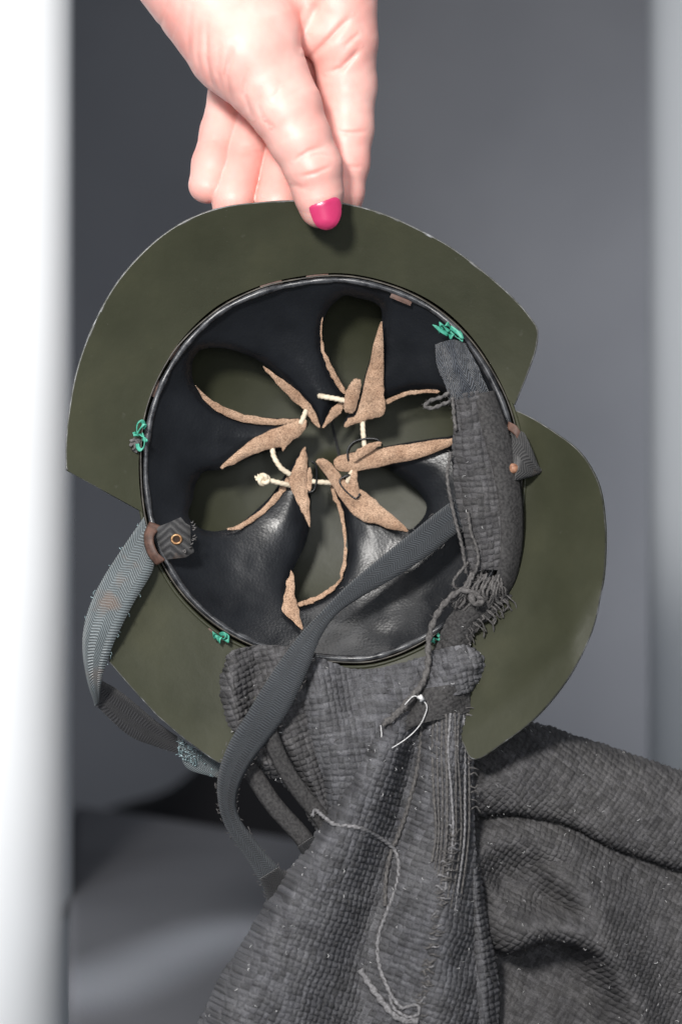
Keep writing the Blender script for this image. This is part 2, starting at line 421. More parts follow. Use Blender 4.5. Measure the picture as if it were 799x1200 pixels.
def backdrop_shadow():  # dark mound imitates the soft shadow on the backdrop behind the table
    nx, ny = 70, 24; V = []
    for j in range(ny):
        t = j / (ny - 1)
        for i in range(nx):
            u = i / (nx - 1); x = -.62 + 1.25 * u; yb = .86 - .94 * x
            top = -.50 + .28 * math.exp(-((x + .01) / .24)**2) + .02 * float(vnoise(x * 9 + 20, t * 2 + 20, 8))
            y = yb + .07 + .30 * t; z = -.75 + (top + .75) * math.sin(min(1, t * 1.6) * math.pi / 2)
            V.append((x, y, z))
    solid(mesh_obj('shadow_mound', V, grid_faces(ny, nx), m_fabric('shadow_mound', (.006, .006, .007), (.010, .010, .012)), label='dark mound standing in for the shadow behind the back edge of the tabletop', cat='shadow'), .004)
backdrop_shadow()

def rounded_board(name, x0, x1, y0, y1, z0, z1, r, mat, label, cat):
    pts = []
    for cx, cy, a0 in ((x1 - r, y1 - r, 0), (x0 + r, y1 - r, 90), (x0 + r, y0 + r, 180), (x1 - r, y0 + r, 270)):
        for k in range(9):
            a = math.radians(a0 + k * 11.25); pts.append((cx + r * math.cos(a), cy + r * math.sin(a)))
    n = len(pts); V = [(x, y, z0) for x, y in pts] + [(x, y, z1) for x, y in pts]
    F = [[i, (i + 1) % n, n + (i + 1) % n, n + i] for i in range(n)] + [list(range(n))[::-1], list(range(n, 2 * n))]
    o = mesh_obj(name, V, F, mat, label=label, cat=cat)
    return o
def panel():  # white edge given a cylinder shape so shading fades across it
    n, r = 64, .105; cx, cy = -.362, .50; V = []
    for z in (-1.4, 1.6):
        for k in range(n): a = 2 * math.pi * k / n; V.append((cx + r * math.cos(a), cy + r * math.sin(a), z))
    mesh_obj('white_panel_edge', V, [[k, (k + 1) % n, n + (k + 1) % n, n + k] for k in range(n)] + [list(range(n))[::-1], list(range(n, 2 * n))], WHITE, label='bright white upright edge left of the helmet, rounded so its shading fades', cat='panel')
panel()
rounded_board('pale_board', .368, 1.1, 0.92, 1.03, -.9, 1.5, .05, PALE, 'pale grey board standing upright right of the helmet', 'board')

# ------------------------------------------------------------------ helmet
HELM = thing('helmet', tuple(P([390, 550, 0])), 'olive green helmet with black leather liner held by its brim with the inside showing', 'helmet')
CX, CY = 390, 550
RIM = [(345, 333), (300, 345), (255, 368), (215, 408), (188, 455), (174, 505), (171, 560), (180, 618), (203, 672), (235, 712), (275, 742), (330, 763),
       (410, 772), (455, 765), (505, 742), (545, 712), (577, 668), (598, 615), (605, 555), (597, 500), (577, 447), (545, 398), (505, 362), (455, 339), (400, 328)]
rim_s = smooth_loop(RIM, 240)
ang = np.arctan2(rim_s[:, 1] - CY, rim_s[:, 0] - CX); rad = np.hypot(rim_s[:, 0] - CX, rim_s[:, 1] - CY)
od = np.argsort(ang); ANG = np.concatenate([ang[od] - 2 * math.pi, ang[od], ang[od] + 2 * math.pi]); RAD = np.tile(rad[od], 3)
def Rrim(a): return np.interp(a, ANG, RAD)
def rho(x, y): return np.hypot(x - CX, y - CY) / Rrim(np.arctan2(y - CY, x - CX))
GAP = 8
def brim_d(k0, k1, flare):
    def f(x, y, dist):
        a = np.arctan2(y - CY, x - CX); r = np.hypot(x - CX, y - CY) - Rrim(a) - GAP
        t = np.clip(r, -5, 400)
        return k0 - k1 * (t / 100) - flare * (t / 100)**2 + .8 * vnoise(x / 60 + 9, y / 60 + 9, 3)
    return f
def inner_arc(a0, a1, n):
    a = np.radians(np.linspace(a0, a1, n)); r = Rrim(a) + GAP
    return np.column_stack([CX + r * np.cos(a), CY + r * np.sin(a)])
VIS = [(79, 551), (79, 515), (83, 478), (90, 440), (102, 402), (118, 366), (138, 332), (165, 300), (196, 273), (230, 254), (265, 243), (305, 238), (345, 236), (385, 237),
       (420, 243), (455, 254), (490, 270), (525, 289), (558, 313), (590, 340), (612, 362), (627, 382), (629, 392), (626, 412), (614, 445), (602, 474)]
vis_outer = np.concatenate([cr(VIS[:21], 90), np.array(VIS[21:])])
a_r = math.degrees(math.atan2(474 - CY, 602 - CX)); a_l = 180 - math.degrees(math.atan2(600 - CY, CX - 168))
vis_in = inner_arc(a_r, a_l - 360, 80)
vd = brim_d(0, 38, 3)
VISOR = patch('visor_brim', np.concatenate([vis_outer, vis_in[1:]]), vd, OLIVE, HELM, step=9, th=4)
GRD = [(605, 482), (625, 492), (650, 508), (675, 527), (692, 550), (703, 578), (708, 620), (707, 665), (702, 700), (694, 735), (678, 772), (655, 808), (625, 842), (590, 869), (555, 889),
       (538, 862), (500, 815), (440, 800), (380, 798), (320, 806), (286, 842), (268, 894), (225, 871), (185, 838), (153, 803), (129, 775), (128, 765), (140, 715), (155, 665), (172, 612)]
grd_outer = np.concatenate([cr(GRD[:24], 110), np.array(GRD[24:])])
g_in = inner_arc(180 - math.degrees(math.atan2(612 - CY, CX - 175)), math.degrees(math.atan2(484 - CY, 604 - CX)), 80)
gd0 = brim_d(3, 36, 4)
def gd(x, y, dist): return gd0(x, y, dist) - 30 * np.clip((x - 470) / 200, 0, 1) * np.clip((np.hypot(x - CX, y - CY) - 228) / 80, 0, 1.4)
GUARD = patch('neck_guard', np.concatenate([grd_outer, g_in[1:-1]]), gd, OLIVE, HELM, step=9, th=4)
def edge_strip(path, df, parent, r):
    p = np.asarray(path); d = df(p[:, 0], p[:, 1], None)
    rr = r * (1 + .2 * vnoise(np.arange(len(p)) * .25, np.zeros(len(p)), 4))
    v, f = tube(np.column_stack([p, d + 1.5]), rr, sides=8); mesh_obj('worn_edge', v, f, EDGE, parent)
edge_strip(cr(np.concatenate([vis_outer]), 300), vd, VISOR, 1.4)
edge_strip(cr(grd_outer[:112], 300), gd, GUARD, 1.0)

# crown of the shell
def bowl():
    na, nr = 120, 26; V = []
    for k in range(nr):
        t = k / (nr - 1) * math.pi / 2
        for j in range(na):
            a = 2 * math.pi * j / na; r = (Rrim(a) + GAP) * math.cos(t)**.75
            V.append((CX + r * math.cos(a), CY + r * math.sin(a), 1 + 136 * math.sin(t)**.9))
    V = np.array(V); ob = mesh_obj('shell_crown', P(V), grid_faces(nr, na, True), OLIVE, HELM)
    ob.data.flip_normals() if ob.data.polygons[na * 10].normal.dot(Vector(HELM.location) - ob.data.polygons[na * 10].center) < 0 else None
    solid(ob, 4 * S, -1)
    return ob
CROWN = bowl()
tube_obj('seam', [(386, 482, 129), (392, 510, 133), (399, 540, 134)], 1.6, WEBD, CROWN)

# leather liner: one skin with tongues around a star-shaped opening
VOID = [(377, 501), (360, 480), (340, 455), (320, 435), (302, 422), (282, 413), (262, 408), (243, 408), (232, 413), (226, 424), (225, 437), (228, 451), (240, 466), (258, 478), (285, 486), (320, 490), (346, 490), (357, 491),
        (361, 499), (345, 515), (331, 528), (310, 530), (285, 540), (262, 550), (241, 552), (233, 560), (229, 568), (226, 585), (221, 600), (223, 609), (233, 618), (245, 622), (258, 622), (278, 616), (300, 598), (318, 580), (330, 562), (342, 545), (357, 525),
        (362, 545), (364, 575), (364, 600), (362, 622), (356, 642), (348, 658), (342, 672), (338, 690), (343, 703), (354, 709), (372, 703), (392, 690), (403, 668), (407, 645), (405, 620), (400, 600), (391, 578), (382, 560), (372, 543), (377, 538), (386, 542), (398, 556), (412, 568), (430, 582), (450, 598), (477, 620),
        (490, 613), (498, 602), (499, 590), (488, 574), (470, 560), (446, 547), (420, 553), (400, 552), (391, 543), (394, 536), (415, 529), (446, 524), (480, 518), (512, 513), (532, 509), (541, 490), (532, 467), (515, 458), (490, 456), (470, 460), (450, 468), (449, 485), (425, 492), (404, 499),
        (405, 490), (418, 472), (430, 432), (440, 400), (447, 377), (446, 361), (435, 353), (418, 349), (405, 346), (395, 352), (384, 364), (377, 385), (377, 405), (386, 430), (395, 448), (403, 459), (402, 470), (391, 478), (383, 491)]
VOID = np.array(VOID, float)
def liner_base(x, y):
    p = np.clip(rho(x, y), 0, 1)
    return 4 + 74 * (1 - p**2.4) + 3.0 * vnoise(x / 38 + 5, y / 38 + 5, 11) + .35 * vnoise(x / 13 + 5, y / 13 + 5, 12)
def liner_d(x, y, dist):
    return liner_base(x, y)
def liner():
    o = smooth_loop(RIM, 150); hv = smooth_loop(VOID, 330); step = 4.5
    gx, gy = np.meshgrid(np.arange(165, 612, step), np.arange(322, 778, step * .87)); gx[1::2] += step / 2
    g = np.column_stack([gx.ravel(), gy.ravel()]); g = g[rho(g[:, 0], g[:, 1]) < .985]
    def inside(poly, g):
        r = np.zeros(len(g), bool); j = len(poly) - 1
        for i in range(len(poly)):
            c = (poly[i, 1] > g[:, 1]) != (poly[j, 1] > g[:, 1])
            xx = (poly[j, 0] - poly[i, 0]) * (g[:, 1] - poly[i, 1]) / (poly[j, 1] - poly[i, 1] + 1e-12) + poly[i, 0]
            r ^= c & (g[:, 0] < xx); j = i
        return r
    g = g[~inside(hv, g)]; g = g[segdist(g, hv) > step * .5]
    pts = np.concatenate([o, hv, g]); no, nh = len(o), len(hv)
    ed = [(no + i, no + (i + 1) % nh) for i in range(nh)]
    vs, _, fs, _, _, _ = delaunay_2d_cdt([Vector(p) for p in pts], ed, [list(range(no))], 1, 1e-4)
    v2 = np.array([[p.x, p.y] for p in vs]); F = []
    cen = np.array([v2[list(f)].mean(0) for f in fs]); ins = inside(hv, cen)
    dv = segdist(v2, hv); d = liner_base(v2[:, 0], v2[:, 1])
    # free edges curl back a little, tongue middles sag forward
    sag = np.clip(dv / 40, 0, 1); p = rho(v2[:, 0], v2[:, 1])
    d = d + 7 * np.exp(-dv / 5) - 8 * np.sin(sag * math.pi / 2) * np.clip((.9 - p) / .5, 0, 1)
    W = P(np.column_stack([v2, d]))
    for f, bad in zip(fs, ins):
        if bad: continue
        a, b, c = (W[k] for k in f[:3]); F.append(list(f) if np.cross(b - a, c - a)[1] < 0 else list(f)[::-1])
    used = np.unique(np.array([i for f in F for i in f])); mp = -np.ones(len(W), int); mp[used] = np.arange(len(used))
    Ws, Fs, _ = shell(W[used], [[int(mp[i]) for i in f] for f in F], 2.2 * S)
    return mesh_obj('leather_liner', Ws, Fs, LEATHER, HELM)
LINER = liner()
# rolled, shiny edge of the liner
rp = smooth_loop(RIM, 260)
dd = 1 + 2.5 * vnoise(np.arange(260) * .09, np.zeros(260), 14); 
v, f = tube(np.column_stack([rp, dd]), 3.6 + .9 * vnoise(np.arange(260) * .3, np.zeros(260), 15), sides=10, closed=True); mesh_obj('rolled_edge', v, f, m_plain('scuffed_leather', (.012, .013, .016), (.075, .078, .085), 140, .32, .5), LINER)
# thin band between liner and shell, with its brown spacer tabs
k = 300; a = np.linspace(0, 2 * math.pi, k, endpoint=False); r = Rrim(a) + 5.5 + 2.2 * vnoise(a * 3.2, a * 0, 16)
g = np.stack([np.column_stack([CX + r * np.cos(a), CY + r * np.sin(a), np.full(k, -5) + 2 * vnoise(a * 4, a * 0, 17)]), np.column_stack([CX + (r + 2) * np.cos(a), CY + (r + 2) * np.sin(a), np.full(k, 26.)])])
fb = grid_faces(2, k, True); solid(mesh_obj('suspension_band', P(g).reshape(-1, 3), fb, BAND, HELM), 1.2 * S, 0)
def spacer(px, py, rot, ln=22, wd=9):
    c, s_ = math.cos(rot), math.sin(rot); h, q = ln / 2, wd / 2
    pts = [(-h, -q), (h, -q * .8), (h, q), (-h, q * .9)]
    pts = [(px + x * c - y * s_, py + x * s_ + y * c) for x, y in pts]
    patch('spacer_tab', pts, lambda x, y, d: 2 + 0 * x, BROWN, HELM, step=4, th=3, bulge=1.5, bw=4)
for px, py in ((318, 334), (470, 350), (203, 412), (588, 478), (250, 742), (560, 705), (182, 455), (372, 325)):
    spacer(px, py, math.atan2(py - CY, px - CX) + math.pi / 2, ln=26 if py < 400 else 20, wd=8)

# suede fold-overs of the tongues
def fold(outline, lift=7, bulge=5, bw=11, name='suede_fold', sn=46, slope=None, parent=None):
    def df(x, y, d):
        b = liner_base(x, y) - lift - 1.2 * vnoise(x / 16 + 3, y / 16 + 3, 33)
        if slope: b = b + slope(x, y)
        return b + .8 * vnoise(x / 9, y / 9, 31)
    return patch(name, outline, df, SUEDE, parent or LINER, step=2.6, th=1.8, bulge=bulge * .55, bw=bw * 1.15, smooth_n=sn, rough=.45)
fold([(446, 377), (449, 392), (449, 440), (450, 462), (450, 485), (438, 490), (425, 494), (414, 497), (403, 501), (407, 491), (417, 486), (424, 462), (434, 420), (440, 396)], 14, 7, 14)
fold([(413, 446), (419, 444), (423, 448), (421, 464), (415, 482), (408, 484), (403, 478), (405, 460)], 20, 8, 9, 'suede_roll')
fold([(378, 372), (377, 392), (381, 412), (390, 432), (404, 456), (403, 462), (393, 450), (384, 432), (377, 412), (375, 390)], 5, 2, 4)
fold([(402, 471), (391, 476), (384, 487), (378, 501), (383, 498), (391, 491), (400, 483)], 8, 3, 6)
fold([(310, 430), (330, 444), (350, 460), (366, 478), (375, 500), (368, 496), (356, 480), (340, 466), (325, 450), (311, 434)], 6, 3, 6)
fold([(229, 452), (242, 464), (262, 476), (290, 486), (322, 491), (350, 491), (345, 496), (320, 498), (290, 496), (262, 486), (243, 473)], 6, 3, 6)
fold([(258, 548), (278, 530), (300, 512), (328, 500), (350, 493), (358, 492), (360, 499), (354, 508), (345, 514), (338, 521), (331, 528), (328, 523), (312, 527), (290, 535), (274, 544)], 13, 6, 12)
fold([(357, 524), (360, 540), (360, 565), (363, 600), (363, 618), (356, 604), (348, 588), (340, 570), (339, 560), (347, 542)], 18, 7, 12)
fold([(364, 548), (366, 558), (364, 574), (360, 572), (360, 552)], 20, 4, 5, 'suede_roll', 20)
fold([(341, 668), (336, 685), (332, 702), (331, 716), (343, 728), (355, 738), (351, 720), (346, 700), (345, 680)], 9, 4, 8)
fold([(340, 552), (332, 566), (318, 584), (300, 602), (280, 615), (266, 620), (280, 620), (302, 607), (320, 591), (335, 573)], 4, 2, 4)
fold([(392, 538), (404, 532), (420, 529), (446, 525), (480, 520), (512, 515), (533, 514), (530, 521), (510, 530), (485, 538), (452, 545), (425, 551), (404, 553), (393, 548)], 17, 7, 13)
fold([(414, 534), (420, 526), (434, 519), (445, 517), (446, 522), (432, 531), (420, 539), (414, 541)], 27, 5, 8, 'suede_roll', 26)
fold([(371, 541), (378, 537), (386, 541), (396, 553), (410, 567), (432, 580), (452, 598), (478, 621), (464, 621), (440, 614), (418, 607), (402, 588), (385, 562)], 17, 7, 13)
fold([(411, 553), (418, 553), (420, 568), (420, 584), (413, 578), (409, 564)], 20, 4, 6, 'suede_roll', 22)
fold([(385, 563), (394, 580), (402, 602), (406, 630), (406, 655), (402, 674), (398, 674), (403, 650), (402, 625), (398, 603), (390, 582)], 3, 2, 4)
fold([(402, 676), (390, 692), (372, 704), (352, 710), (350, 706), (370, 699), (388, 687)], 2, 1.5, 4)
fold([(450, 470), (470, 461), (490, 457), (512, 457), (512, 460), (490, 461), (472, 465), (452, 474)], 3, 1.5, 4)
# black loops: the tongue ends turned once more round the cord
for lp in ([(408, 540), (407, 528), (414, 518), (428, 514), (442, 515), (447, 521)], [(365, 540), (370, 545), (371, 560), (368, 574), (361, 577)], [(410, 556), (398, 562), (402, 572), (416, 584), (422, 578)]):
    lp = np.array(lp, float); d = liner_base(lp[:, 0], lp[:, 1])
    ribbon('leather_loop', np.column_stack([lp, d - 24]), np.column_stack([lp + (1, 2), d - 4]), LEATHER, LINER, th=2)
# cream lacing cord
def cd(x, y, l=20): return (x, y, float(liner_base(np.array(x), np.array(y))) - l)
LACE = tube_obj('lacing_cord', [cd(374, 464, 4), cd(380, 465, 12), cd(392, 467, 16), cd(406, 470, 17)], 3.1, CORD, LINER, sides=10, ply=3, pa=.13)
for seg in ([cd(425, 486, 8), cd(425, 500, 14), cd(426, 514, 18), cd(428, 530, 22)], [cd(414, 548, 10), cd(411, 556, 18), cd(406, 566, 16)], [cd(388, 566, 12), cd(376, 565, 18), cd(362, 564, 16)],
            [cd(341, 569, 12), cd(328, 566, 18), cd(312, 562, 20)], [cd(319, 524, 8), cd(321, 535, 16), cd(329, 548, 20), cd(340, 556, 17)], [cd(359, 480, 4), cd(356, 488, 12), cd(352, 497, 14)]):
    tube_obj('cord_run', seg, 3.0, CORD, LACE, sides=10, ply=3, pa=.13)
kx, ky, kd = cd(309, 562, 21)
tt = np.linspace(0, 2 * math.pi, 40); v1 = np.column_stack([kx + 4.5 * np.cos(2 * tt) * (1 + .3 * np.cos(3 * tt)), ky + 4.5 * np.sin(2 * tt) * (1 + .3 * np.cos(3 * tt)), kd - 3 * np.sin(3 * tt)])
mesh_obj('knot', *tube(v1, 2.6, sides=8), CORD, LACE)
for e in ((-9, -4), (-8, 0), (-6, -6)): tube_obj('frayed_end', [(kx, ky, kd), (kx + e[0], ky + e[1] * .6, kd - 2), (kx + e[0] * 1.1, ky + e[1], kd)], [1.8] * 3 + [1.5] * 3 + [.9] * 3, CORD, LACE, n=9, sides=6)

# rivets of the liner and small punched holes
# green ties
def tie(px, py, d, spread, rot, seed, n=4, sc=1.0):
    r = random.Random(seed); root = None
    for q in range(n):
        a0 = rot + q * 2 * math.pi / n + r.uniform(-.5, .5) ; L = spread * r.uniform(.7, 1.2)
        pts = []
        for t in np.linspace(0, 1, 6):
            x = math.cos(a0) * L * math.sin(t * math.pi * .8) + r.uniform(-1, 1) * .5 ; y = .55 * math.sin(a0) * L * t + 4.5 * math.sin(t * 4 + q) * sc
            c, s_ = math.cos(rot), math.sin(rot); pts.append((px + x * c - y * s_, py + x * s_ + y * c, d - 4 - 5 * math.sin(t * math.pi) - q))
        pts = np.array(pts); off = np.array([[math.cos(t * 2.2 + q) * 2.2 * sc, math.sin(t * 2.2 + q) * 2.6 * sc, -2.0 + 2 * math.sin(t * 3)] for t in np.linspace(0, 1, 6)])
        o = ribbon('green_tie' if root is None else 'tie_strand', pts - off, pts + off, GREEN, root or HELM, th=1.1, step=1.2, nc=4)
        root = root or o
tie(526, 388, -8, 19, .35, 3, 6, 1.0); tie(165, 509, -8, 15, 1.5, 5, 5, .95); tie(258, 747, -6, 9, .1, 8, 5, .9); tie(508, 748, -6, 8, -.2, 12, 4, .8)
for q in range(5):
    a0 = q * 1.3; tube_obj('thread_tuft', [(159, 514, -4), (157 + 5 * math.cos(a0), 520 + 5 * math.sin(a0), -9), (160 + 4 * math.cos(a0 + 2), 522 + 6 * math.sin(a0 + 1), -6), (161, 530 - q, -5)], 1.6, YARN, HELM, sides=6, ply=2)

# chin strap
up = [(556, 570, -6), (520, 594, -14), (480, 626, -18), (440, 658, -20), (405, 688, -22), (372, 722, -28), (345, 752, -42), (318, 790, -58), (292, 832, -70), (268, 872, -72), (256, 908, -68), (256, 940, -58), (266, 972, -44), (290, 1008, -34), (308, 1040, -26), (318, 1062, -22)]
lo = [(562, 604, -6), (530, 628, -14), (500, 652, -18), (462, 677, -20), (425, 698, -20), (396, 718, -24), (376, 746, -36), (360, 786, -52), (337, 834, -62), (312, 869, -62), (290, 900, -56), (277, 932, -46), (281, 960, -34), (308, 996, -26), (332, 1022, -20), (350, 1036, -16)]
STRAP = ribbon('chin_strap', up, lo, WEB, HELM, th=2.6, bow=2)
ribbon('strap_end', [(x - 1, y, z - 2) for x, y, z in [(306, 1030, -30), (312, 1046, -26), (317, 1064, -23)]], [(x + 1, y, z - 2) for x, y, z in [(326, 1016, -24), (338, 1028, -20), (352, 1040, -17)]], WEBD, STRAP, th=3)
LSTRAP = ribbon('chin_strap', [(169, 606, -6), (147, 638, -20), (120, 680, -38), (103, 718, -52), (97, 755, -54), (102, 795, -42), (112, 828, -18)], [(178, 644, -12), (179, 668, -22), (156, 708, -42), (136, 748, -54), (124, 780, -46), (118, 805, -30), (116, 822, -12)], WEBL, HELM, th=2.6, bow=2, label='faded bluish chin strap with rust stains')
ribbon('strap_return', [(119, 797, 6), (145, 813, 8), (183, 845, 10), (209, 864, 10)], [(112, 826, -2), (150, 861, 2), (183, 875, 4), (212, 884, 6)], WEBD, LSTRAP, th=2.4)
ribbon('strap_tip', [(208, 863, 7), (230, 878, 4), (262, 892, 2)], [(211, 884, 3), (222, 902, 0), (262, 913, -3)], WEBL, LSTRAP, th=2.4)
gl = []
for q in range(110):
    t = random.random(); e = random.random()**2; x = 209 + 52 * t * (.4 if random.random() < .5 else 1); 
    b0 = 884 + (x - 209) * .62 - max(0, x - 228) * .2 if x < 240 else 911; t0 = 864 + (x - 209) * .55
    y = (b0 * (1 - e) + t0 * e) if random.random() < .6 else t0 + (b0 - t0) * random.random()
    a0 = random.uniform(0, 6.3); L = random.uniform(2, 4)
    gl.append(tube([(x, y, -2), (x + L * .5 * math.cos(a0), y + L * .5 * math.sin(a0), -5), (x + L * math.cos(a0), y + L * math.sin(a0), -4)], random.uniform(.3, .6), sides=4))
mesh_obj('frayed_fringe', *merge(gl), GLINT, LSTRAP, kind='stuff')
def edge_fray(parent, rails, n, mat, seed):
    r_ = random.Random(seed); out = []
    for rail, sg in rails:
        c = cr(rail, 400); t_ = np.gradient(c, axis=0)
        for _ in range(n):
            k_ = r_.randrange(399); p_ = c[k_]; t = t_[k_] / (np.linalg.norm(t_[k_]) + 1e-9); nn = np.array([-t[1], t[0], 0]) * sg; L = r_.uniform(1.5, 5)
            out.append(tube([p_ - nn, p_ + nn * L * .5 + t * r_.uniform(-2, 2), p_ + nn * L * .8 + t * r_.uniform(-5, 5) + (0, 0, r_.uniform(-2, 2))], r_.uniform(.25, .5), sides=4))
    mesh_obj('edge_fuzz', *merge(out), mat, parent, kind='stuff')
edge_fray(STRAP, [(up, 1), (lo, -1)], 60, YARN, 1)
edge_fray(LSTRAP, [([(169, 606, -6), (147, 638, -20), (120, 680, -38), (103, 718, -52), (97, 755, -54), (102, 795, -42)], 1), ([(179, 668, -22), (156, 708, -42), (136, 748, -54), (124, 780, -46)], -1)], 8, GLINT, 2)
# rivet, folded leather and webbing tab at the left, tab at the right
rv = []
for (x, y, r0) in ((166, 645, 5.5), (171, 655, 5)):
    pr = [(x, y, -14), (x, y, -16), (x, y, -19), (x, y, -20.5)]
    rv.append(tube(pr, [r0, r0, r0 * .75, .4], sides=14))
mesh_obj('rivet', *merge(rv), BRASS, LSTRAP)
ribbon('leather_tab', [(176, 612, -8), (170, 628, -18), (174, 648, -22), (184, 662, -20)], [(190, 618, -10), (180, 630, -22), (184, 646, -26), (194, 656, -24)], BROWN, HELM, th=4, bow=2)
def tabd(x, y, d): return -14 + 0 * x
TAB = patch('webbing_tab', [(180, 620), (195, 613), (214, 606), (218, 613), (224, 617), (225, 634), (228, 647), (218, 652), (196, 656), (188, 645)], tabd, WEBT, HELM, step=4, th=4, bulge=5, bw=9, rough=.8)
for q in range(46):
    a0 = random.uniform(-.6, 1.6); x = 214 + 12 * math.cos(a0); y = 630 + 22 * math.sin(a0 * 1.0) - 6
    tube_obj('frayed_thread', [(x, y, -18), (x + random.uniform(0, 4), y + random.uniform(-2, 2), -21), (x + random.uniform(2, 6), y + random.uniform(-4, 4), -18)], .7, YARN, TAB, n=5, sides=4) if q < 14 else None
ey = np.linspace(0, 2 * math.pi, 24, endpoint=False)
mesh_obj('eyelet', *tube(np.column_stack([207 + 5.5 * np.cos(ey), 632 + 5 * np.sin(ey), np.full(24, -20.)]), 1.6, sides=8, closed=True), BRASS, TAB)
patch('hole_shade', [(207 + 4.6 * math.cos(q), 632 + 4.2 * math.sin(q)) for q in ey], lambda x, y, d: -19.6 + 0 * x, m_plain('dark_hole_shade', (.010, .006, .004), (.03, .014, .007), 200, .9), TAB, step=3, th=0)  # dark disc paints the shade inside the eyelet, nothing is cut out
RT = ribbon('webbing_tab', [(590, 508, 0), (612, 506, -14), (621, 524, -20), (629, 545, -14), (634, 552, -6)], [(588, 556, -2), (602, 562, -16), (606, 562, -22), (620, 558, -16), (630, 554, -8)], WEBT, HELM, th=4, bow=3)
ribbon('leather_tab', [(596, 494, -8), (606, 500, -14), (611, 512, -12)], [(594, 502, -8), (603, 510, -14), (607, 518, -12)], BROWN, RT, th=3)
mesh_obj('rivet', *tube([(601, 549, -20), (601, 549, -22), (601, 549, -25), (601, 549, -26)], [6, 6, 4.5, .3], sides=14), m_plain('copper_rivet', (.20, .09, .05), (.42, .22, .14), 300, .5, .4), RT)

# ------------------------------------------------------------------ dark burlap neck veil
VEIL = thing('burlap_veil', tuple(P([480, 1000, -40])), 'frayed charcoal burlap neck veil hanging in heavy folds from the helmet', 'cloth veil')
FRONT_CTRL = [
    [(447, 846, -30), (462, 840, -46), (478, 834, -46), (492, 829, -40), (508, 826, -50), (528, 822, -56), (549, 818, -40)],
    [(415, 900, -24), (438, 888, -68), (462, 880, -62), (484, 878, -20), (504, 876, -52), (530, 873, -74), (553, 870, -36)],
    [(362, 985, -16), (392, 968, -80), (432, 955, -76), (470, 948, -24), (494, 948, -58), (528, 946, -84), (556, 946, -39)],
    [(312, 1062, -14), (346, 1048, -90), (400, 1034, -88), (450, 1026, -32), (480, 1024, -66), (525, 1020, -92), (558, 1020, -42)],
    [(266, 1130, -10), (306, 1118, -96), (370, 1108, -96), (428, 1106, -38), (466, 1102, -72), (518, 1100, -98), (556, 1100, -44)],
    [(234, 1195, -4), (276, 1190, -100), (350, 1190, -100), (416, 1190, -42), (460, 1190, -74), (512, 1190, -102), (566, 1190, -46)],
    [(215, 1235, -4), (262, 1235, -100), (340, 1235, -100), (410, 1235, -42), (455, 1235, -74), (510, 1235, -102), (570, 1235, -46)]]
FRONT = cloth('front_drape', FRONT_CTRL, BURLAP, VEIL, pitch=7.5, ang=-20, seed=3, wrinkle=2.5, fu=1.25)
FG = loft([[c for c in row] for row in FRONT_CTRL], 300, 160).reshape(-1, 3)
def on_front(x, y, lift=2.5):
    k = np.argmin((FG[:, 0] - x)**2 + (FG[:, 1] - y)**2); return (x, y, FG[k, 2] - lift)
cloth('back_drape', [
    [(350, 768, 0), (375, 772, -14), (410, 784, -4), (450, 782, -6), (500, 768, -12)],
    [(343, 818, -8), (375, 815, -42), (412, 822, -16), (455, 812, -24), (505, 800, -20)],
    [(350, 862, -6), (384, 862, -46), (420, 862, -44), (455, 850, -36), (495, 842, -24)],
    [(368, 915, -4), (392, 915, -40), (420, 912, -44), (448, 900, -32), (480, 890, -20)],
    [(381, 962, 0), (394, 958, -30), (412, 950, -32), (434, 940, -22), (460, 930, -10)],
    [(386, 990, 2), (392, 988, -14), (402, 984, -16), (415, 975, -10), (440, 960, 0)]], BURLAP, VEIL, pitch=7.3, ang=6, seed=5, wrinkle=2, fu=1.15)
cloth('left_fold', [
    [(257, 790, -16), (270, 764, -40), (298, 757, -26), (330, 757, -38), (370, 766, -20)],
    [(256, 830, -18), (274, 816, -52), (300, 812, -16), (328, 806, -44), (372, 815, -18)],
    [(266, 868, -18), (284, 860, -48), (306, 856, -16), (332, 850, -44), (378, 855, -18)],
    [(298, 898, -14), (310, 892, -42), (328, 886, -18), (348, 880, -40), (384, 885, -16)],
    [(342, 930, -12), (350, 926, -30), (358, 922, -16), (368, 918, -32), (388, 920, -12)],
    [(381, 984, -10), (383, 982, -22), (386, 980, -18), (390, 978, -22), (396, 978, -12)]], BURLAP2, VEIL, pitch=7, ang=20, seed=6, wrinkle=3, wl=26)
cloth('edge_roll', [[(344, 830, -14), (352, 828, -24), (360, 832, -14)], [(346, 868, -12), (356, 864, -26), (368, 868, -14)], [(362, 912, -8), (372, 906, -24), (384, 908, -12)], [(378, 955, -4), (386, 950, -18), (394, 948, -8)], [(386, 984, 0), (390, 982, -10), (395, 980, -2)]], BURLAP2, VEIL, pitch=8, ang=0, seed=8, wrinkle=1.5, wl=18)
def strip_band(name, c, wdt, d0, d1, mat, bow=4, **kw):
    c = np.array(c, float); t = np.gradient(c, axis=0); t /= np.linalg.norm(t, axis=1)[:, None]; n = np.column_stack([-t[:, 1], t[:, 0]])
    dz = np.linspace(d0, d1, len(c)); l = np.column_stack([c + n * wdt / 2, dz]); r = np.column_stack([c - n * wdt / 2, dz])
    return ribbon(name, l, r, mat, VEIL, bow=bow, **kw)
strip_band('hem_tape', [(314, 852), (323, 878), (337, 906), (355, 932), (376, 958), (386, 978)], 18, -58, -28, TAPE, th=3)
strip_band('dangling_strip', [(282, 880), (294, 902), (320, 942), (352, 978), (364, 996)], 20, -30, -22, TAPE, th=3, step=2)
strip_band('dangling_strip', [(358, 986), (366, 998), (378, 1020)], 22, -26, -20, WEBD, th=3, step=2)
